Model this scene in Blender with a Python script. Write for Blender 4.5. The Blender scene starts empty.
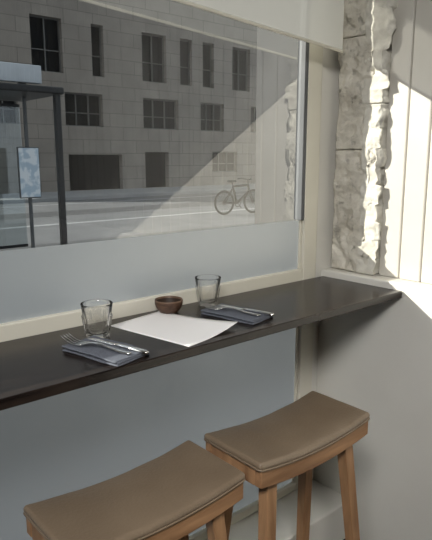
import bpy, bmesh, math, random
from mathutils import Vector, Matrix, noise
random.seed(3)
S = bpy.context.scene
C = S.collection
S.view_settings.view_transform = 'Standard'
S.view_settings.look = 'None'
S.view_settings.exposure = 0.22
S.view_settings.gamma = 0.90

# ------------------------------------------------------------------ camera
CZ = 1.51
YAW = math.radians(-40.7); PITCH = math.radians(11.06); FPX = 578.0
cam = bpy.data.cameras.new('camera'); co = bpy.data.objects.new('camera', cam); C.objects.link(co)
co.location = (0, 0, CZ); co.rotation_euler = (math.pi/2 - PITCH, 0, YAW)
cam.sensor_fit = 'AUTO'; cam.sensor_width = 36; cam.lens = FPX/540*36
cam.clip_start = 0.02; cam.clip_end = 500
S.camera = co

# ------------------------------------------------------------------ materials
def new_mat(name):
    m = bpy.data.materials.new(name); m.use_nodes = True
    nt = m.node_tree; b = nt.nodes['Principled BSDF']
    return m, nt, b
def N(nt, t, **kw):
    n = nt.nodes.new(t)
    for k, v in kw.items(): setattr(n, k, v)
    return n
def mat(name, c1, c2=None, rough=.6, scale=20, stretch=(1, 1, 1), bump=0, bscale=None, metallic=0, spec=.5, detail=6, lo=.35, hi=.65, emit=0):
    m, nt, b = new_mat(name)
    c2 = c2 or tuple(x*.85 for x in c1)
    tc = N(nt, 'ShaderNodeTexCoord'); mp = N(nt, 'ShaderNodeMapping'); mp.inputs['Scale'].default_value = stretch
    nt.links.new(tc.outputs['Object'], mp.inputs['Vector'])
    nz = N(nt, 'ShaderNodeTexNoise'); nz.inputs['Scale'].default_value = scale; nz.inputs['Detail'].default_value = detail
    nt.links.new(mp.outputs[0], nz.inputs['Vector'])
    rp = N(nt, 'ShaderNodeValToRGB'); rp.color_ramp.elements[0].position = lo; rp.color_ramp.elements[1].position = hi
    rp.color_ramp.elements[0].color = (*c2, 1); rp.color_ramp.elements[1].color = (*c1, 1)
    nt.links.new(nz.outputs['Fac'], rp.inputs['Fac']); nt.links.new(rp.outputs[0], b.inputs['Base Color'])
    b.inputs['Roughness'].default_value = rough; b.inputs['Metallic'].default_value = metallic
    b.inputs['Specular IOR Level'].default_value = spec
    if emit:
        nt.links.new(rp.outputs[0], b.inputs['Emission Color']); b.inputs['Emission Strength'].default_value = emit
    if bump:
        n2 = N(nt, 'ShaderNodeTexNoise'); n2.inputs['Scale'].default_value = bscale or scale*4; n2.inputs['Detail'].default_value = 8
        nt.links.new(mp.outputs[0], n2.inputs['Vector'])
        bp = N(nt, 'ShaderNodeBump'); bp.inputs['Strength'].default_value = bump; bp.inputs['Distance'].default_value = .01
        nt.links.new(n2.outputs['Fac'], bp.inputs['Height']); nt.links.new(bp.outputs[0], b.inputs['Normal'])
    return m
M = {}
M['plaster'] = mat('white_plaster', (.80, .78, .725), (.76, .74, .685), .55, 3, bump=.06, bscale=25)
M['board'] = mat('painted_board', (.65, .625, .57), (.615, .59, .535), .5, 4, bump=.04, bscale=60)
M['plinth'] = mat('plinth_paint', (.87, .85, .79), (.84, .82, .76), .5, 4, bump=.04, bscale=60)
M['cream'] = mat('cream_frame_paint', (.77, .74, .645), (.73, .70, .605), .45, 5, bump=.03, bscale=80)
M['ceil'] = mat('ceiling_paint', (.66, .64, .59), None, .8, 2)
M['room'] = mat('room_wall_paint', (.04, .04, .04), None, .8, 2)
M['floor'] = mat('dark_floor', (.05, .042, .038), (.034, .029, .026), .5, 6, (1, 8, 1))
M['counter'] = mat('dark_stained_wood', (.034, .024, .019), (.012, .008, .007), .23, 7, (1.2, 14, 6), bump=.05, bscale=20, spec=.5)
M['leather'] = mat('brown_leather', (.270, .207, .146), (.218, .164, .114), .34, 5, bump=.16, bscale=140, spec=.55)
M['oak'] = mat('warm_oak', (.48, .285, .152), (.26, .142, .070), .5, 9, (2.6, 2.6, .35), bump=.06, bscale=60)
M['oakx'] = mat('warm_oak_rail', (.46, .27, .144), (.25, .135, .067), .5, 9, (.35, 3.2, 3.2), bump=.06, bscale=60)
M['napkin'] = mat('slate_linen', (.190, .203, .235), (.140, .150, .176), .95, 260, bump=.3, bscale=500, spec=.1)
M['steel'] = mat('polished_steel', (.97, .96, .95), (.93, .92, .91), .14, 30, metallic=1)
M['paper'] = mat('white_paper', (.93, .91, .90), (.91, .89, .88), .8, 3, spec=.2)
M['bowlwood'] = mat('dark_bowl_wood', (.125, .070, .043), (.065, .035, .022), .45, 40, (1, 1, 4), bump=.08)
M['rim'] = mat('bowl_rim_wood', (.20, .127, .085), (.14, .085, .053), .45, 40)
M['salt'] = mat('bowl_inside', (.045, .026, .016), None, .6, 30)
M['jamb'] = mat('dark_grey_jamb', (.024, .026, .029), (.018, .019, .021), .7, 4)
M['darkframe'] = mat('grey_frame', (.15, .155, .16), (.13, .135, .14), .6, 4)
M['asphalt'] = mat('asphalt', (.148, .151, .155), (.118, .121, .125), .85, 1.5, bump=.1, bscale=60)
M['pave'] = mat('pavement', (.32, .32, .315), (.27, .27, .267), .85, 1.2)
M['line'] = mat('road_paint', (.33, .335, .34), None, .7, 5)
M['patch'] = mat('dark_asphalt', (.085, .087, .09), None, .8, 5)
M['blackmetal'] = mat('black_metal', (.012, .013, .015), (.008, .009, .010), .45, 10)
M['bikemetal'] = mat('dull_dark_metal', (.012, .012, .013), (.008, .008, .009), .9, 10, spec=.08)
M['greymetal'] = mat('grey_metal', (.12, .125, .13), None, .5, 8)
M['sign'] = mat('pale_sign_panel', (.45, .48, .51), None, .5, 3)
M['poster'] = mat('blue_poster', (.32, .40, .47), (.52, .56, .59), .4, 9, lo=.45, hi=.55, emit=.2)
M['mullion'] = mat('facade_window_bar', (.13, .127, .12), None, .5, 3)
M['garage'] = mat('garage_shutter', (.004, .004, .005), (.003, .003, .004), .8, 2, (1, 1, 12), spec=.1)

def facade_mat():
    m, nt, b = new_mat('pale_stone_facade')
    tc = N(nt, 'ShaderNodeTexCoord'); sx = N(nt, 'ShaderNodeSeparateXYZ'); cx = N(nt, 'ShaderNodeCombineXYZ')
    nt.links.new(tc.outputs['Object'], sx.inputs[0]); nt.links.new(sx.outputs['X'], cx.inputs['X']); nt.links.new(sx.outputs['Z'], cx.inputs['Y'])
    br = N(nt, 'ShaderNodeTexBrick'); br.inputs['Scale'].default_value = 1.0
    br.inputs['Brick Width'].default_value = 1.4; br.inputs['Row Height'].default_value = .60; br.inputs['Mortar Size'].default_value = .015
    br.inputs['Color1'].default_value = (.345, .308, .268, 1); br.inputs['Color2'].default_value = (.298, .266, .232, 1); br.inputs['Mortar'].default_value = (.185, .165, .145, 1)
    nt.links.new(cx.outputs[0], br.inputs['Vector'])
    nz = N(nt, 'ShaderNodeTexNoise'); nz.inputs['Scale'].default_value = 1.3; nz.inputs['Detail'].default_value = 8
    nt.links.new(tc.outputs['Object'], nz.inputs['Vector'])
    mx = N(nt, 'ShaderNodeMix', data_type='RGBA', blend_type='MULTIPLY'); mx.inputs[0].default_value = .4
    nt.links.new(br.outputs['Color'], mx.inputs[6]); nt.links.new(nz.outputs['Fac'], mx.inputs[7])
    nt.links.new(mx.outputs[2], b.inputs['Base Color']); b.inputs['Roughness'].default_value = .85
    return m
M['facade'] = facade_mat()

def stone_mat():
    m, nt, b = new_mat('rough_limestone')
    tc = N(nt, 'ShaderNodeTexCoord')
    n1 = N(nt, 'ShaderNodeTexNoise'); n1.inputs['Scale'].default_value = 8; n1.inputs['Detail'].default_value = 10; n1.inputs['Roughness'].default_value = .65
    nt.links.new(tc.outputs['Object'], n1.inputs['Vector'])
    rp = N(nt, 'ShaderNodeValToRGB'); e = rp.color_ramp.elements
    e[0].position = .28; e[0].color = (.43, .395, .33, 1); e[1].position = .66; e[1].color = (.77, .735, .655, 1)
    k = e.new(.44); k.color = (.63, .595, .52, 1)
    nt.links.new(n1.outputs['Fac'], rp.inputs['Fac'])
    n3 = N(nt, 'ShaderNodeTexNoise'); n3.inputs['Scale'].default_value = 30; n3.inputs['Detail'].default_value = 5; n3.inputs['Roughness'].default_value = .6
    nt.links.new(tc.outputs['Object'], n3.inputs['Vector'])
    vr = N(nt, 'ShaderNodeValToRGB'); vr.color_ramp.elements[0].position = .31; vr.color_ramp.elements[1].position = .44
    nt.links.new(n3.outputs['Fac'], vr.inputs['Fac'])
    n2 = N(nt, 'ShaderNodeTexNoise'); n2.inputs['Scale'].default_value = 70; n2.inputs['Detail'].default_value = 9
    nt.links.new(tc.outputs['Object'], n2.inputs['Vector'])
    ad = N(nt, 'ShaderNodeMath', operation='ADD'); nt.links.new(vr.outputs[0], ad.inputs[0]); nt.links.new(n2.outputs['Fac'], ad.inputs[1])
    bp = N(nt, 'ShaderNodeBump'); bp.inputs['Strength'].default_value = .65; bp.inputs['Distance'].default_value = .009
    nt.links.new(ad.outputs[0], bp.inputs['Height']); nt.links.new(bp.outputs[0], b.inputs['Normal'])
    mx = N(nt, 'ShaderNodeMix', data_type='RGBA', blend_type='MULTIPLY'); mx.inputs[0].default_value = .24
    nt.links.new(rp.outputs[0], mx.inputs[6]); nt.links.new(vr.outputs[0], mx.inputs[7])
    nt.links.new(mx.outputs[2], b.inputs['Base Color']); b.inputs['Roughness'].default_value = .9; b.inputs['Specular IOR Level'].default_value = .2
    return m
M['stone'] = stone_mat()
M['render'] = mat('old_lime_render', (.76, .735, .66), (.62, .595, .53), .9, 30, bump=.45, bscale=70)

def pane_mat(name, mult=1.8, tint=(.93, .95, .95)):
    m = bpy.data.materials.new(name); m.use_nodes = True; nt = m.node_tree; nt.nodes.clear()
    o = N(nt, 'ShaderNodeOutputMaterial'); tr = N(nt, 'ShaderNodeBsdfTransparent'); gl = N(nt, 'ShaderNodeBsdfGlossy'); mx = N(nt, 'ShaderNodeMixShader')
    tr.inputs[0].default_value = (*tint, 1); gl.inputs['Roughness'].default_value = 0.0
    fr = N(nt, 'ShaderNodeFresnel'); fr.inputs['IOR'].default_value = 1.5
    mu = N(nt, 'ShaderNodeMath', operation='MULTIPLY', use_clamp=True); mu.inputs[1].default_value = mult
    nt.links.new(fr.outputs[0], mu.inputs[0]); nt.links.new(mu.outputs[0], mx.inputs[0])
    nt.links.new(tr.outputs[0], mx.inputs[1]); nt.links.new(gl.outputs[0], mx.inputs[2]); nt.links.new(mx.outputs[0], o.inputs[0])
    return m
M['pane'] = pane_mat('window_glass', 5.6, (.91, .95, .975))
M['shelterglass'] = pane_mat('shelter_glass', 2.4, (.85, .89, .90))
def sheet_mat(name, col, trans, diff, gloss=0, clear=0):
    m = bpy.data.materials.new(name); m.use_nodes = True; nt = m.node_tree; nt.nodes.clear()
    o = N(nt, 'ShaderNodeOutputMaterial'); a = N(nt, 'ShaderNodeBsdfTranslucent'); d = N(nt, 'ShaderNodeBsdfDiffuse'); ad = N(nt, 'ShaderNodeAddShader')
    tc = N(nt, 'ShaderNodeTexCoord'); nz = N(nt, 'ShaderNodeTexNoise'); nz.inputs['Scale'].default_value = 1.5
    nt.links.new(tc.outputs['Object'], nz.inputs['Vector'])
    for sh, k in ((a, trans), (d, diff)):
        mx = N(nt, 'ShaderNodeMix', data_type='RGBA')
        mx.inputs[6].default_value = (*[c*k for c in col], 1); mx.inputs[7].default_value = (*[c*k*.94 for c in col], 1)
        nt.links.new(nz.outputs['Fac'], mx.inputs[0]); nt.links.new(mx.outputs[2], sh.inputs['Color'])
    nt.links.new(a.outputs[0], ad.inputs[0]); nt.links.new(d.outputs[0], ad.inputs[1])
    last = ad
    if gloss:
        g = N(nt, 'ShaderNodeBsdfGlossy'); g.inputs['Roughness'].default_value = .35; g.inputs['Color'].default_value = (gloss, gloss, gloss, 1)
        a2 = N(nt, 'ShaderNodeAddShader'); nt.links.new(last.outputs[0], a2.inputs[0]); nt.links.new(g.outputs[0], a2.inputs[1]); last = a2
    if clear:
        t = N(nt, 'ShaderNodeBsdfTransparent'); ms = N(nt, 'ShaderNodeMixShader'); ms.inputs[0].default_value = clear
        nt.links.new(last.outputs[0], ms.inputs[1]); nt.links.new(t.outputs[0], ms.inputs[2]); last = ms
    nt.links.new(last.outputs[0], o.inputs[0])
    return m
M['film'] = sheet_mat('frosted_film', (.88, .95, 1.02), .122, .15, .18)
M['film2'] = sheet_mat('frosted_film_lower', (.87, .95, 1.04), .092, .16, .14)
M['blind'] = sheet_mat('blind_fabric', (.97, .965, .92), .20, .40, 0, .14)
def glassware():
    m = bpy.data.materials.new('clear_glassware'); m.use_nodes = True; nt = m.node_tree; nt.nodes.clear()
    o = N(nt, 'ShaderNodeOutputMaterial'); g = N(nt, 'ShaderNodeBsdfGlass'); g.inputs['IOR'].default_value = 1.5; g.inputs['Roughness'].default_value = 0
    g.inputs['Color'].default_value = (1, 1, 1, 1)
    t = N(nt, 'ShaderNodeBsdfTransparent'); t.inputs[0].default_value = (1, 1, 1, 1)
    gl = N(nt, 'ShaderNodeBsdfGlossy'); gl.inputs['Roughness'].default_value = .03
    lw = N(nt, 'ShaderNodeLayerWeight'); lw.inputs['Blend'].default_value = .15
    thin = N(nt, 'ShaderNodeMixShader'); nt.links.new(lw.outputs['Fresnel'], thin.inputs[0]); nt.links.new(t.outputs[0], thin.inputs[1]); nt.links.new(gl.outputs[0], thin.inputs[2])
    mx = N(nt, 'ShaderNodeMixShader'); mx.inputs[0].default_value = .16
    nt.links.new(thin.outputs[0], mx.inputs[1]); nt.links.new(g.outputs[0], mx.inputs[2]); nt.links.new(mx.outputs[0], o.inputs[0])
    return m
M['glass'] = glassware()
def darkglass():
    m, nt, b = new_mat('dark_facade_pane')
    b.inputs['Base Color'].default_value = (.004, .005, .006, 1); b.inputs['Roughness'].default_value = .4
    b.inputs['Specular IOR Level'].default_value = .08
    return m
M['dpane'] = darkglass()

# ------------------------------------------------------------------ mesh helpers
def obj(name, bm, m, parent=None, smooth=False, bevel=0, segs=2):
    me = bpy.data.meshes.new(name); bmesh.ops.recalc_face_normals(bm, faces=bm.faces); bm.to_mesh(me); bm.free()
    me.materials.append(m)
    if smooth:
        for p in me.polygons: p.use_smooth = True
    o = bpy.data.objects.new(name, me); C.objects.link(o)
    if parent: o.parent = parent
    if bevel:
        md = o.modifiers.new('bevel', 'BEVEL'); md.width = bevel; md.segments = segs; md.limit_method = 'ANGLE'
    return o
def thing(name, label, cat, loc=(0, 0, 0), rz=0, group=None):
    o = bpy.data.objects.new(name, None); o.empty_display_size = .1; C.objects.link(o); o.location = loc; o.rotation_euler = (0, 0, rz)
    tag(o, label, cat, group); return o
def tag(o, label, cat, group=None):
    o['label'] = label; o['category'] = cat
    if group: o['group'] = group
    return o
def struct(o, label, cat):
    o['kind'] = 'structure'; o['label'] = label; o['category'] = cat
    return o
def box(bm, lo, hi):
    v = [bm.verts.new((x, y, z)) for x in (lo[0], hi[0]) for y in (lo[1], hi[1]) for z in (lo[2], hi[2])]
    for f in ((0, 1, 3, 2), (4, 6, 7, 5), (0, 4, 5, 1), (2, 3, 7, 6), (0, 2, 6, 4), (1, 5, 7, 3)):
        bm.faces.new([v[i] for i in f])
def boxes(*bs):
    bm = bmesh.new()
    for lo, hi in bs: box(bm, lo, hi)
    return bm
def rbox(bm, size, r, seg=4, n=(8, 8, 2), warp=None):
    """rounded box centred at the origin, outer lattice mapped to rounded corners, then warped"""
    h = [s/2 for s in size]; ax = []
    for i in range(3):
        rr = min(r, h[i]*.999)
        e = [rr*math.tan(math.radians(45)*k/seg) for k in range(1, seg+1)]
        inn = h[i]-rr
        mid = [-inn + 2*inn*k/n[i] for k in range(n[i]+1)]
        ax.append([-(inn+x) for x in reversed(e)] + mid + [inn+x for x in e])
    L = [len(a) for a in ax]; vs = {}
    def V(i, j, k):
        key = (i, j, k)
        if key in vs: return vs[key]
        p = Vector((ax[0][i], ax[1][j], ax[2][k]))
        q = Vector([max(-(h[a]-min(r, h[a]*.999)), min(h[a]-min(r, h[a]*.999), p[a])) for a in range(3)])
        d = p-q
        if d.length > 1e-9:
            mxc = max(abs(c) for c in d); p = q + d*(mxc/d.length)
        if warp: p = Vector(warp(p))
        vs[key] = bm.verts.new(p); return vs[key]
    for a in range(3):
        b, c = (a+1) % 3, (a+2) % 3
        for side in (0, L[a]-1):
            for i in range(L[b]-1):
                for j in range(L[c]-1):
                    q = []
                    for (di, dj) in ((0, 0), (1, 0), (1, 1), (0, 1)):
                        idx = [0, 0, 0]; idx[a] = side; idx[b] = i+di; idx[c] = j+dj; q.append(V(*idx))
                    bm.faces.new(q)
def beam(bm, p0, p1, s0, s1):
    """tapered square beam between two points, sections horizontal"""
    a = [bm.verts.new((p0[0]+sx*s0[0]/2, p0[1]+sy*s0[1]/2, p0[2])) for sx, sy in ((-1, -1), (1, -1), (1, 1), (-1, 1))]
    b = [bm.verts.new((p1[0]+sx*s1[0]/2, p1[1]+sy*s1[1]/2, p1[2])) for sx, sy in ((-1, -1), (1, -1), (1, 1), (-1, 1))]
    bm.faces.new(a); bm.faces.new(b)
    for i in range(4): bm.faces.new((a[i], a[(i+1) % 4], b[(i+1) % 4], b[i]))
def tube(bm, pts, r, n=10, closed=False):
    pts = [Vector(p) for p in pts]; rs = []; m = len(pts)
    for i, p in enumerate(pts):
        if closed: d = pts[(i+1) % m]-pts[i-1]
        else: d = pts[min(i+1, m-1)]-pts[max(i-1, 0)]
        d.normalize(); up = Vector((0, 1, 0)) if abs(d.y) < .9 else Vector((1, 0, 0))
        a = d.cross(up).normalized(); b = d.cross(a).normalized()
        rs.append([bm.verts.new(p+a*r*math.cos(2*math.pi*k/n)+b*r*math.sin(2*math.pi*k/n)) for k in range(n)])
    pr = list(zip(rs, rs[1:])) + ([(rs[-1], rs[0])] if closed else [])
    for a, b in pr:
        for k in range(n): bm.faces.new((a[k], a[(k+1) % n], b[(k+1) % n], b[k]))
    if not closed: bm.faces.new(rs[0]); bm.faces.new(rs[-1])
def lathe(bm, prof, n=48, fac=None, closed=False):
    rings = []
    for k, (r, z) in enumerate(prof):
        if r < 1e-6: rings.append([bm.verts.new((0, 0, z))]); continue
        rings.append([bm.verts.new((r*(fac(k, 2*math.pi*i/n) if fac else 1)*math.cos(2*math.pi*i/n), r*(fac(k, 2*math.pi*i/n) if fac else 1)*math.sin(2*math.pi*i/n), z)) for i in range(n)])
    for a, b in zip(rings, rings[1:]):
        for i in range(n):
            j = (i+1) % n
            if len(a) == 1: bm.faces.new((a[0], b[i], b[j]))
            elif len(b) == 1: bm.faces.new((a[i], a[j], b[0]))
            else: bm.faces.new((a[i], a[j], b[j], b[i]))
def ribbon(bm, pts):
    """flat bar along +y: each station (y, x, width, z, thickness)"""
    rs = []
    for y, x, w, z, t in pts:
        rs.append([bm.verts.new(p) for p in ((x-w/2, y, z), (x-w*.3, y, z+t), (x+w*.3, y, z+t), (x+w/2, y, z), (x, y, z))])
    for a, b in zip(rs, rs[1:]):
        for i in range(5): bm.faces.new((a[i], a[(i+1) % 5], b[(i+1) % 5], b[i]))
    bm.faces.new(rs[0]); bm.faces.new(rs[-1])
def copy_thing(o, loc, label, rz=None):
    r = o.copy(); C.objects.link(r); r.location = loc; r['label'] = label
    if rz is not None: r.rotation_euler = (0, 0, rz)
    for ch in list(o.children):
        c = ch.copy(); C.objects.link(c); c.parent = r
        for g in list(ch.children):
            d = g.copy(); C.objects.link(d); d.parent = c
    return r

# ------------------------------------------------------------------ room shell
YW = 1.42          # inside face of the window frame
XR = 1.735         # right edge of the frame
YB = 1.212         # edge of the boards
struct(obj('floor', boxes(((-3, -3.5, -.1), (1.79, 1.5, 0))), M['floor']), 'dark floor of the room below the stools', 'floor')
struct(obj('ceiling', boxes(((-3.1, -3.6, 2.9), (2.1, 1.62, 3.0))), M['ceil']), 'pale ceiling above the room', 'ceiling')
struct(obj('wall_left', boxes(((-3.1, -3.6, 0), (-3, 1.5, 2.9))), M['room']), 'plain wall on the far side of the room', 'wall')
struct(obj('wall_back', boxes(((-3, -3.6, 0), (2.1, -3.5, 2.9))), M['room']), 'dark wall behind the viewpoint', 'wall')
struct(obj('wall_front', boxes(((-3, YW, 0), (-1.4, 1.62, 2.9)), ((-1.4, YW+.01, 2.72), (1.9, 1.62, 2.9)), ((XR+.001, YW+.015, .0), (2.1, 1.62, 2.72))), M['plaster']), 'window wall around the large shop window', 'wall')
struct(obj('wall_right', boxes(((1.78, -3.5, 0), (2.1, 1.435, 1.075)), ((1.885, -3.5, 1.075), (2.1, 1.435, 2.9))), M['plaster'], bevel=.006), 'smooth white lower wall at the end of the counter', 'wall')
bm = bmesh.new(); y = YB; bw = .0857
while y > -3.4:
    box(bm, (1.845, y-bw+.0035, 1.0755), (1.89, y, 2.899)); y -= bw
struct(obj('wall_boards', bm, M['board'], bevel=.005, segs=2), 'white painted vertical boards above the ledge', 'wall panelling')
struct(obj('baseboard_front', boxes(((-1.4, 1.235, 0), (1.779, 1.50, .165))), M['plinth'], bevel=.006), 'white plinth at the foot of the window', 'plinth')
struct(obj('shade_canopy_1', boxes(((-5.0, 1.63, 2.86), (2.6, 2.52, 2.92))), M['jamb'], bevel=.01), 'unseen flat canopy added outside to shade the upper blind', 'canopy')  # out of view, added so its shadow falls on the upper blind

# ------------------------------------------------------------------ window
XB = 1.646; YG = 1.440
win = bpy.data.objects.new('window_1', None); C.objects.link(win); struct(win, 'large shop window with cream frame behind the counter', 'window')
obj('frame_stile', boxes(((XB+.0125, YW, .166), (XR, 1.452, 2.719)),), M['cream'], win, bevel=.004)
obj('frame_stile', boxes(((-1.399, YW, .166), (-1.30, 1.452, 2.719)),), M['cream'], win, bevel=.004)
o = obj('glazing_bead', boxes(((XB-.006, YW+.001, 1.2785), (XB+.012, 1.452, 2.719)),), M['darkframe'], win, bevel=.002); o['label'] = 'grey strip beside the frame'
obj('glazing_bead', boxes(((XB, YG-.008, 1.0925), (XB+.012, 1.452, 1.278)),), M['cream'], win, bevel=.002)
obj('glazing_bead', boxes(((XB, YG-.008, .20), (XB+.012, 1.452, .9995)),), M['cream'], win, bevel=.002)
obj('sill_rail', boxes(((-1.2995, YW+.002, 1.00), (XB+.012, 1.452, 1.092)),), M['cream'], win, bevel=.004)
obj('bottom_rail', boxes(((-1.2995, YW+.002, .166), (XB+.012, 1.452, .20)),), M['cream'], win, bevel=.004)
def sheet(name, x0, x1, z0, z1, y, m, parent):
    me = bpy.data.meshes.new(name); me.from_pydata([(x0, y, z0), (x1, y, z0), (x1, y, z1), (x0, y, z1)], [], [(0, 1, 2, 3)]); me.materials.append(m)
    o = bpy.data.objects.new(name, me); C.objects.link(o); o.parent = parent; return o
sheet('glass_pane', -1.30, XB+.004, 1.09, 2.72, YG, M['pane'], win)
sheet('glass_pane', -1.30, XB+.004, .20, 1.00, YG, M['pane'], win)
f = sheet('frosted_film', -1.30, XB+.003, 1.09, 1.278, YG-.0025, M['film'], win); f['label'] = 'frosted film band above the counter'
f = sheet('frosted_film', -1.30, XB+.003, .20, 1.00, YG-.0025, M['film2'], win); f['label'] = 'frosted glazing below the counter'
o = obj('outer_jamb', boxes(((XB+.005, 1.4525, -.1), (XR, 1.68, 2.72)),), M['jamb'], win, bevel=.004); o['label'] = 'dark grey outer jamb'

# roller blind, its hem hanging out of level
YBL = 1.335; ZBL = 1.874; XL, XRB = -1.32, 1.735
def hem(x): return ZBL + (XRB-x)*.072
bl = thing('roller_blind', 'cream roller blind pulled part way down over the window', 'blind', (0, 0, 0))
def quad_sheet():
    bm = bmesh.new(); n = 30; vs = []
    for i in range(n+1):
        row = []
        for j in range(41):
            x = XL+(XRB-XL)*j/40; z0 = hem(x)
            row.append(bm.verts.new((x, YBL+.0015*math.sin(j*.7)*math.sin(i*.3), z0+(2.70-z0)*i/n)))
        vs.append(row)
    for i in range(n):
        for j in range(40): bm.faces.new((vs[i][j], vs[i][j+1], vs[i+1][j+1], vs[i+1][j]))
    return bm
obj('fabric', quad_sheet(), M['blind'], bl, smooth=True)
LB = XRB-XL; XC = (XRB+XL)/2
bm = bmesh.new(); rbox(bm, (LB, .007, .010), .003, 3, (2, 1, 1), lambda p: (p[0]+XC, p[1]+YBL, p[2]+hem(p[0]+XC))); obj('bottom_bar', bm, M['cream'], bl, smooth=True)
bm = bmesh.new(); lathe(bm, [(0, -LB/2), (.022, -LB/2), (.022, LB/2), (0, LB/2)], 24)
bmesh.ops.rotate(bm, verts=bm.verts, cent=(0, 0, 0), matrix=Matrix.Rotation(math.pi/2, 3, 'Y')); bmesh.ops.translate(bm, verts=bm.verts, vec=(XC, YBL-.007, 2.71)); obj('roller_tube', bm, M['cream'], bl)

# ------------------------------------------------------------------ rough stone pier in the corner
pier = thing('stone_pier', 'rough pitted limestone pier between window frame and white boards', 'stone pier', (1.84, 1.305, 1.0755))
zs = [0, .46, .86, 1.34, 1.80]
def stone_block(z0, z1, seed, gy0, gy1, name, m, xin, amp, parent, jag=.014, r=.006):
    bm = bmesh.new(); sy = gy1-gy0; sz = z1-z0-.002
    def warp(p):
        q = Vector((p[0], p[1]+(gy0+gy1)/2, p[2]+(z0+z1)/2+.001)); s = q+Vector((0, seed*.37, 0)); g = q+Vector((3.3, 1.7, 2.2))
        n1 = noise.fractal(s*7, 1.0, 2.0, 4); n2 = noise.fractal(s*30, .9, 2.0, 3); n3 = noise.noise(g*3.0)
        ds = noise.voronoi(s*7.5)[0]; chip = ds[1]-ds[0]
        pore = max(0, noise.noise(s*20+Vector((4, 9, 1)))-.32)
        edge = min(1, (sz/2-abs(p[2]))/.016+.15)
        if p[0] < 0:
            q.x += -(n1*amp*.32 + n2*amp*.16 + (min(chip, .3)-.15)*amp*1.0)*edge - n3*amp*.6 + pore*.038
            q.x = max(-.062, q.x)
        if p[1] < -sy/2+.03:
            dg = noise.voronoi(g*13)[0]
            q.y += noise.fractal(g*6, .8, 2.1, 6)*jag + (noise.cell(g*15)-.5)*jag*.6 - min(.4, dg[1]-dg[0])*jag*.8
        q.z = min(max(q.z, .0005), 1.823)
        q.y = min(q.y, .112); q.x += xin
        return q
    rbox(bm, (.075, sy, sz), r, 3, (3, int(sy/.0036), int(sz/.0044)), warp)
    return obj(name, bm, m, parent, smooth=True)
for i in range(4):
    stone_block(zs[i], zs[i+1], i+1, -.060+.022*((i*7) % 3), .113, 'stone_block', M['stone'], .022, .026, pier)
for i, (a, b) in enumerate(((0, .62), (.62, 1.15), (1.15, 1.82))):
    o = stone_block(a, b, i+11, -.080, -.014+.012*(i % 2), 'render_edge', M['render'], .016, .022, pier, .026, .005); o['label'] = 'pale jagged lime render edge'

# ------------------------------------------------------------------ counter
bm = bmesh.new(); rbox(bm, (3.15, .352, .024), .003, 3, (4, 2, 1), lambda p: (p[0]+.202, p[1]+1.243, p[2]+1.038))
tag(obj('window_counter', bm, M['counter'], smooth=False), 'long dark stained wooden counter running along the window', 'counter')
ZT = 1.0501

# ------------------------------------------------------------------ stools
SL, SW = .444, .216
INS = .070
def sad(x): return .020*abs(2*x/SL)**2.0
def make_stool(label, loc):
    t = thing('bar_stool', label, 'stool', loc, 0, 'bar stools under the counter')
    bm = bmesh.new()
    def wc(p):
        fx = 1-abs(2*p[0]/SL)**4; fy = 1-abs(2*p[1]/SW)**3
        cr = .0014*noise.fractal(Vector((p[0]*16, p[1]*9, 1.3)), 1, 2, 3)
        return (p[0], p[1], p[2]+.7675+sad(p[0]) + (.007*max(0, fx)*max(0, fy)+cr if p[2] > 0 else 0))
    rbox(bm, (SL, SW, .021), .010, 5, (34, 16, 1), wc); cu = obj('seat_cushion', bm, M['leather'], t, smooth=True)
    # stitched piping round the lower edge of the cushion
    a, b, rr = SL/2-.001, SW/2-.001, .010; pts = []
    for (cx, cy, a0) in ((a-rr, b-rr, 0), (-a+rr, b-rr, 90), (-a+rr, -b+rr, 180), (a-rr, -b+rr, 270)):
        for k in range(5): th = math.radians(a0+90*k/4); pts.append((cx+rr*math.cos(th), cy+rr*math.sin(th)))
    full = []
    for i in range(len(pts)):
        p, q = pts[i], pts[(i+1) % len(pts)]; n = max(1, int(math.hypot(q[0]-p[0], q[1]-p[1])/.03))
        for k in range(n): x = p[0]+(q[0]-p[0])*k/n; yv = p[1]+(q[1]-p[1])*k/n; full.append((x, yv, .7600+sad(x)))
    bm = bmesh.new(); tube(bm, full, .0026, 6, True); obj('piping', bm, M['leather'], cu, smooth=True)
    for s in (-1, 1):
        bm = bmesh.new()
        rbox(bm, (SL-.010, .022, .046), .003, 2, (24, 1, 1), lambda p: (p[0], p[1]+s*(SW/2-.015), p[2]+.7340+sad(p[0]))); obj('long_rail', bm, M['oakx'], t)
    for s in (-1, 1):
        bm = bmesh.new()
        rbox(bm, (.022, SW-.056, .044), .003, 2, (1, 6, 1), lambda p: (p[0]+s*(SL/2-.017), p[1], p[2]+.7340+sad(SL/2-.022))); obj('end_rail', bm, M['oak'], t)
    for sx in (-1, 1):
        for sy in (-1, 1):
            bm = bmesh.new()
            beam(bm, (sx*(SL/2-INS), sy*(SW/2-.043), .748), (sx*(SL/2-.004), sy*(SW/2+.020), 0), (.036, .033), (.029, .028))
            obj('leg', bm, M['oak'], t, bevel=.0025)
    def lp(sx, sy, z):
        k = (.748-z)/.748
        return Vector((sx*(SL/2-INS+(INS-.004)*k), sy*(SW/2-.043+.063*k), z))
    for sy in (-1, 1):
        bm = bmesh.new(); a = lp(-1, sy, .16); b = lp(1, sy, .16)
        box(bm, (a.x, a.y-.009, .147), (b.x, a.y+.009, .173)); obj('stretcher', bm, M['oakx'], t, bevel=.003)
    for sx in (-1, 1):
        bm = bmesh.new(); a = lp(sx, -1, .22); b = lp(sx, 1, .22)
        box(bm, (a.x-.009, a.y, .207), (a.x+.009, b.y, .233)); obj('stretcher', bm, M['oak'], t, bevel=.003)
    return t
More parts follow.
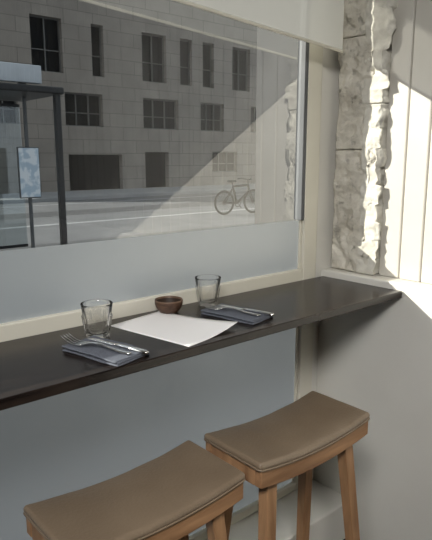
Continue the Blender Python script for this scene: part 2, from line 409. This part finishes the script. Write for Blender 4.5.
st = make_stool('brown leather bar stool nearer the viewer, cut off by the bottom of the photo', (.626, .985, 0))
copy_thing(st, (1.116, .985, 0), 'brown leather bar stool further from the viewer, beside the white wall')

# ------------------------------------------------------------------ things on the counter
def make_tumbler(label, loc):
    H = .090; R1 = .0410; R0 = .0275; n = 72; nf = 9
    outer = [(0, .001), (R0-.004, 0), (R0, .002)]
    for k in range(1, 15):
        u = k/14; outer.append((R0+(R1-R0)*(u**.85), .002+(H-.002)*u))
    cnt = len(outer)
    inner = [(R1-.0008, H+.0007), (R1-.0018, H)]
    for k in range(13, -1, -1):
        u = k/14; inner.append((R0+(R1-R0)*(u**.85)-.0020, .013+(H-.013)*u))
    inner.append((0, .0125))
    prof = outer+inner
    def fac(k, th):
        z = prof[k][1]/H
        amt = 0
        if k < cnt: amt = max(0, min(1, (.70-z)/.05))
        a = (th % (2*math.pi/nf)) - math.pi/nf
        poly = math.cos(math.pi/nf)/math.cos(a)
        return (1-amt) + amt*(1+(poly-1)*2.4+.095)
    bm = bmesh.new(); lathe(bm, prof, n, fac)
    o = obj('glass_tumbler', bm, M['glass'], None, smooth=True); o.location = loc
    return tag(o, label, 'glass', 'tumblers on the counter')
g1 = make_tumbler('clear faceted glass tumbler nearer the viewer, behind the near napkin', (.710, 1.298, ZT))
g2 = copy_thing(g1, (1.138, 1.362, ZT), 'clear faceted glass tumbler further away, right of the wooden bowl', .2)

def make_napkin(label, loc, rz):
    bm = bmesh.new()
    for k, (dx, dy, w, l) in enumerate(((0, 0, .106, .188), (.003, -.002, .101, .184), (-.001, .002, .103, .185))):
        def wp(p, k=k, dx=dx, dy=dy):
            nz = noise.noise(Vector((p[0]*18, p[1]*14, k*2.3)))
            return (p[0]+dx+.0018*math.sin(p[1]*40+k), p[1]+dy+.0015*math.sin(p[0]*60+k*2), p[2]+.0024+k*.0042+.0010*nz*k)
        rbox(bm, (w, l, .0046), .0023, 3, (12, 20, 1), wp)
    o = obj('napkin', bm, M['napkin'], None, smooth=True); o.location = loc; o.rotation_euler = (0, 0, rz)
    return tag(o, label, 'napkin', 'folded napkins on the counter')
R = math.radians
n1 = make_napkin('folded slate grey linen napkin in the nearer place setting', (.660, 1.172, ZT), R(13))
n2 = copy_thing(n1, (1.122, 1.210, ZT), 'folded slate grey linen napkin in the further place setting', R(11))
ZN = ZT+.0142
KS = .95
def make_fork(label, loc, rz):
    t = thing('fork', label, 'fork', loc, rz, 'forks on the napkins')
    def zc(y):      # gentle S curve: handle end and root of the tines touch, tips lift
        return .0004 + .010*math.exp(-((y-.000)/.045)**2) + (.013*((y-.055)/.045)**2 if y > .055 else 0)
    bm = bmesh.new()
    hs = [(-.098, .008), (-.096, .013), (-.088, .017), (-.07, .015), (-.04, .010), (-.01, .0084), (.012, .0084), (.022, .0110), (.030, .019), (.036, .027), (.041, .030)]
    ribbon(bm, [(y*KS, 0, w, zc(y), .0034) for y, w in hs]); obj('handle', bm, M['steel'], t, smooth=True)
    bm = bmesh.new()
    for k in range(4):
        x = (k-1.5)*.0092
        ribbon(bm, [(y*KS, x*(1-.02*(y-.044)/.055), w, zc(y), .0028) for y, w in ((.0405, .0050), (.050, .0038), (.066, .0036), (.080, .0034), (.096, .0028), (.107, .0014))])
    obj('tines', bm, M['steel'], t, smooth=True)
    return t
def make_knife(label, loc, rz):
    t = thing('table_knife', label, 'knife', loc, rz, 'knives on the napkins')
    bm = bmesh.new()
    ribbon(bm, [(y*KS, 0, w, .0004, tt) for y, w, tt in ((-.104, .008, .003), (-.101, .014, .0045), (-.085, .0165, .0055), (-.05, .013, .0055), (-.01, .010, .005), (.005, .009, .0045))]); obj('handle', bm, M['steel'], t, smooth=True)
    bm = bmesh.new()
    ribbon(bm, [(y*KS, x, w, .0006, tt) for y, x, w, tt in ((.0045, 0, .009, .004), (.012, .0012, .014, .0018), (.05, .0015, .0165, .0016), (.08, .001, .016, .0014), (.096, -.001, .011, .0012), (.104, -.004, .003, .001))]); obj('blade', bm, M['steel'], t, smooth=True)
    return t
fk = make_fork('steel fork lying on the napkin nearer the viewer', (.643, 1.177, ZN), R(22))
kn = make_knife('steel table knife lying on the napkin nearer the viewer', (.687, 1.164, ZN), R(14))
copy_thing(fk, (1.105, 1.215, ZN), 'steel fork lying on the napkin further from the viewer', R(20))
copy_thing(kn, (1.149, 1.203, ZN), 'steel table knife lying on the napkin further from the viewer', R(12))

# menu sheet
bm = bmesh.new(); nx, ny = 16, 24; pw, ph = .205, .292; g = []
for j in range(ny+1):
    row = []
    for i in range(nx+1):
        x = (i/nx-.5)*pw; yy = (j/ny-.5)*ph
        z = .0005 + .016*max(0, (-yy/ph*2)*.6+(x/pw*2)*.7-.25)**2
        row.append(bm.verts.new((x, yy, z)))
    g.append(row)
for j in range(ny):
    for i in range(nx): bm.faces.new((g[j][i], g[j][i+1], g[j+1][i+1], g[j+1][i]))
pp = obj('menu_sheet', bm, M['paper'], None, smooth=True); pp.location = (.911, 1.240, ZT); pp.rotation_euler = (0, 0, R(11))
md = pp.modifiers.new('thick', 'SOLIDIFY'); md.thickness = .0004; md.offset = 1
tag(pp, 'white paper menu sheet lying between the two napkins', 'paper sheet')

bw_ = thing('pinch_bowl', 'small dark turned wooden bowl at the back of the counter', 'bowl', (.993, 1.372, ZT+.0022))
bm = bmesh.new(); lathe(bm, [(0, .0), (.026, 0), (.031, .004), (.039, .016), (.0425, .028), (.0427, .0345)], 48); obj('bowl_body', bm, M['bowlwood'], bw_, smooth=True)
bm = bmesh.new(); lathe(bm, [(.0427, .0345), (.0425, .0375), (.0410, .0390), (.039, .038), (.0385, .033)], 48); obj('bowl_rim', bm, M['rim'], bw_, smooth=True)
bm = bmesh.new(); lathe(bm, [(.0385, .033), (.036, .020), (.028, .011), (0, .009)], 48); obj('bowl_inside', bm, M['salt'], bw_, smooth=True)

# ------------------------------------------------------------------ street
GZ = -.12
struct(obj('road', boxes(((-60, 4.0, GZ-.1), (90, 20.5, GZ))), M['asphalt']), 'grey street outside the window', 'road')
struct(obj('pavement_near', boxes(((-60, 1.69, GZ-.1), (90, 4.0, GZ+.10))), M['pave'], bevel=.02), 'pavement on the near side of the street', 'pavement')
struct(obj('pavement_far', boxes(((-60, 20.5, GZ-.1), (90, 24.0, GZ+.13))), M['pave'], bevel=.02), 'pavement in front of the stone building', 'pavement')
struct(obj('road_line', boxes(((-40, 13.2, GZ), (80, 13.45, GZ+.004)), ((-40, 18.9, GZ), (80, 19.05, GZ+.004))), M['line']), 'pale painted lines along the street', 'road marking')
struct(obj('road_strip', boxes(((-40, 15.2, GZ), (80, 16.6, GZ+.003)), ((-40, 9.4, GZ), (80, 10.4, GZ+.003))), M['patch']), 'darker strips of asphalt along the street', 'road')

bd = thing('stone_building', 'grey stone block building with dark windows across the street', 'building', (24, 24, GZ))
ops = []   # x0,x1,z0,z1 world
for x0, x1 in ((10.6, 12.0), (13.4, 14.0), (16.05, 17.45), (18.3, 19.05), (19.75, 20.5), (21.8, 23.1), (25.0, 26.4), (28, 29.4), (31, 32.4), (7.6, 9.0)): ops.append((x0, x1, 5.05, 7.25, 'w'))
for x0, x1 in ((12.0, 13.85), (16.05, 18.15), (19.6, 21.2), (23.2, 24.8), (27, 28.8), (8.2, 9.9)): ops.append((x0, x1, 2.85, 4.28, 'w'))
ops += [(12.05, 14.8, GZ+.135, 1.62, 'g'), (16.1, 17.5, GZ+.135, 1.75, 'g'), (20.4, 22.2, .7, 1.8, 'w')]
def facade_bm():
    x0, x1, z0, z1 = 5, 45, GZ+.13, 12
    xs = sorted({x0, x1, *[o[0] for o in ops], *[o[1] for o in ops]}); zz = sorted({z0, z1, *[o[2] for o in ops], *[o[3] for o in ops]})
    bm = bmesh.new()
    for i in range(len(xs)-1):
        for j in range(len(zz)-1):
            cx = (xs[i]+xs[i+1])/2; cz = (zz[j]+zz[j+1])/2
            if any(o[0] < cx < o[1] and o[2] < cz < o[3] for o in ops): continue
            box(bm, (xs[i]-24, 0, zz[j]-GZ), (xs[i+1]-24, .35, zz[j+1]-GZ))
    box(bm, (x0-24, .35, z0-GZ), (x1-24, 8, z1-GZ))
    bmesh.ops.remove_doubles(bm, verts=bm.verts, dist=.0001)
    return bm
obj('facade', facade_bm(), M['facade'], bd)
for x0, x1, z0, z1, k in ops:
    a, b, c, d = x0-24, x1-24, z0-GZ, z1-GZ
    if k == 'g':
        obj('shutter', boxes(((a, .30, c), (b, .349, d))), M['garage'], bd); continue
    w = .05
    bs = [((a, .2, c), (b, .28, c+w)), ((a, .2, d-w), (b, .28, d)), ((a, .2, c+w), (a+w, .28, d-w)), ((b-w, .2, c+w), (b, .28, d-w))]
    nm = 3 if (x1-x0) > 1.55 else (2 if (x1-x0) > 1 else 1)
    for i in range(1, nm): xx = a+(b-a)*i/nm; bs.append(((xx-.025, .2, c+w), (xx+.025, .28, d-w)))
    bs.append(((a+w, .21, c+(d-c)*.4), (b-w, .27, c+(d-c)*.4+.04)))
    fr = obj('window', boxes(*bs), M['mullion'], bd)
    obj('window_pane', boxes(((a, .285, c), (b, .345, d))), M['dpane'], fr)
bm = bmesh.new(); tube(bm, [(.75, -.08, .135), (.75, -.08, 12)], .07, 10); obj('drain_pipe', bm, M['blackmetal'], bd, smooth=True)

sh = thing('bus_shelter', 'black framed glass bus shelter at the left across the window', 'bus shelter', (2.1, 7.5, GZ))
ZR = 2.45
obj('roof', boxes(((-2.2, -.1, ZR), (1.60, 1.3, ZR+.09))), M['blackmetal'], sh, bevel=.02)
for x, yv in ((-2.0, 0), (-2.0, 1.2), (1.53, 0), (.95, 1.2)):
    obj('post', boxes(((x-.04, yv-.04, 0), (x+.04, yv+.04, ZR))), M['blackmetal'], sh, bevel=.01)
obj('glass_panel', boxes(((-1.95, 1.195, .3), (1.5, 1.205, 2.36))), M['shelterglass'], sh)
obj('cross_bar', boxes(((-1.95, 1.18, .26), (1.5, 1.22, .30))), M['blackmetal'], sh)
obj('cross_bar', boxes(((-1.95, 1.18, 2.36), (1.5, 1.22, 2.40))), M['blackmetal'], sh)
o = obj('header_panel', boxes(((-2.0, .05, ZR+.13), (1.36, .15, ZR+.36))), M['sign'], sh, bevel=.01); o['label'] = 'pale header panel on the roof'
for x in (-1.55, 1.1):
    obj('header_foot', boxes(((x-.05, .08, ZR+.09), (x+.05, .12, ZR+.13))), M['blackmetal'], sh)
obj('panel_pole', boxes(((1.325, .61, 0), (1.365, .65, ZR))), M['greymetal'], sh)
tp = obj('timetable_panel', boxes(((1.175, .57, 1.05), (1.495, .605, 1.77))), M['greymetal'], sh, bevel=.01)
o = obj('poster', boxes(((1.190, .562, 1.065), (1.480, .5695, 1.755))), M['poster'], tp); o['label'] = 'pale blue poster'

# parked bicycle
bk = thing('bicycle', 'dark bicycle parked in the street, seen through the right of the window', 'bicycle', (11.5, 12.35, GZ), R(-6))
for cx in (-.52, .52):
    bm = bmesh.new(); tube(bm, [(cx+.320*math.cos(2*math.pi*k/40), 0, .351+.320*math.sin(2*math.pi*k/40)) for k in range(40)], .031, 8, True)
    wl = obj('wheel', bm, M['bikemetal'], bk, smooth=True)
    bm = bmesh.new()
    for k in range(12):
        a = math.pi*k/12; tube(bm, [(cx-.305*math.cos(a), 0, .351-.305*math.sin(a)), (cx+.305*math.cos(a), 0, .351+.305*math.sin(a))], .005, 4)
    obj('spokes', bm, M['bikemetal'], wl)
bm = bmesh.new()
BB = (-.08, 0, .31); ST = (-.22, 0, .80); HT = (.33, 0, .83); HB = (.37, 0, .66); RA = (-.52, 0, .351); FA = (.52, 0, .351)
for a, b in ((BB, ST), (ST, HT), (BB, HB), (HT, HB)): tube(bm, [a, b], .030, 8)
for s in (-.05, .05):
    tube(bm, [(RA[0], s, RA[2]), (BB[0], s*.4, BB[2])], .015, 6); tube(bm, [(RA[0], s, RA[2]), (ST[0], s*.3, ST[2]-.05)], .015, 6); tube(bm, [(FA[0], s, FA[2]), (HB[0], s*.6, HB[2])], .017, 6)
obj('bicycle_frame', bm, M['bikemetal'], bk, smooth=True)
bm = bmesh.new(); rbox(bm, (.27, .15, .06), .028, 3, (6, 4, 1), lambda p: (p[0]-.25, p[1]*(1 if p[0] < 0 else .5), p[2]+.95)); tube(bm, [ST, (-.25, 0, .93)], .018, 8); obj('saddle', bm, M['bikemetal'], bk, smooth=True)
bm = bmesh.new(); tube(bm, [HT, (.30, 0, .98)], .018, 8); tube(bm, [(.16, -.29, 1.0), (.28, -.2, 1.01), (.31, 0, .985), (.28, .2, 1.01), (.16, .29, 1.0)], .018, 8); obj('handlebar', bm, M['bikemetal'], bk, smooth=True)
bm = bmesh.new(); tube(bm, [(-.08+.09*math.cos(2*math.pi*k/24), -.05, .31+.09*math.sin(2*math.pi*k/24)) for k in range(24)], .012, 6, True); tube(bm, [(-.08, -.07, .31), (.03, -.08, .18)], .012, 6); tube(bm, [(-.08, -.06, .31), (-.08, .06, .31)], .018, 8); tube(bm, [(-.08, .07, .31), (-.19, .08, .44)], .012, 6); obj('crank', bm, M['bikemetal'], bk, smooth=True)

# ------------------------------------------------------------------ light
w = bpy.data.worlds.new('world'); S.world = w; w.use_nodes = True
nt = w.node_tree; bg = nt.nodes['Background']
bg.inputs['Color'].default_value = (.88, .945, 1.0, 1); bg.inputs['Strength'].default_value = .78
sun = bpy.data.lights.new('sun', 'SUN'); sun.energy = 8.6; sun.angle = R(.5); sun.color = (1, .935, .82)
so = bpy.data.objects.new('sun', sun); C.objects.link(so)
so.rotation_euler = Vector((1.15, -1, -.66)).to_track_quat('-Z', 'Y').to_euler()
ar = bpy.data.lights.new('fill_light', 'AREA'); ar.energy = 24; ar.shape = 'RECTANGLE'; ar.size = .9; ar.size_y = .7; ar.color = (1, .99, .975); ar.spread = R(95)  # added area fill from above, not a fixture of the room
ao = bpy.data.objects.new('fill_light', ar); C.objects.link(ao); ao.location = (-.7, -.5, 2.8)
ao.rotation_euler = (Vector((.9, 1.0, .95))-Vector(ao.location)).to_track_quat('-Z', 'Y').to_euler()
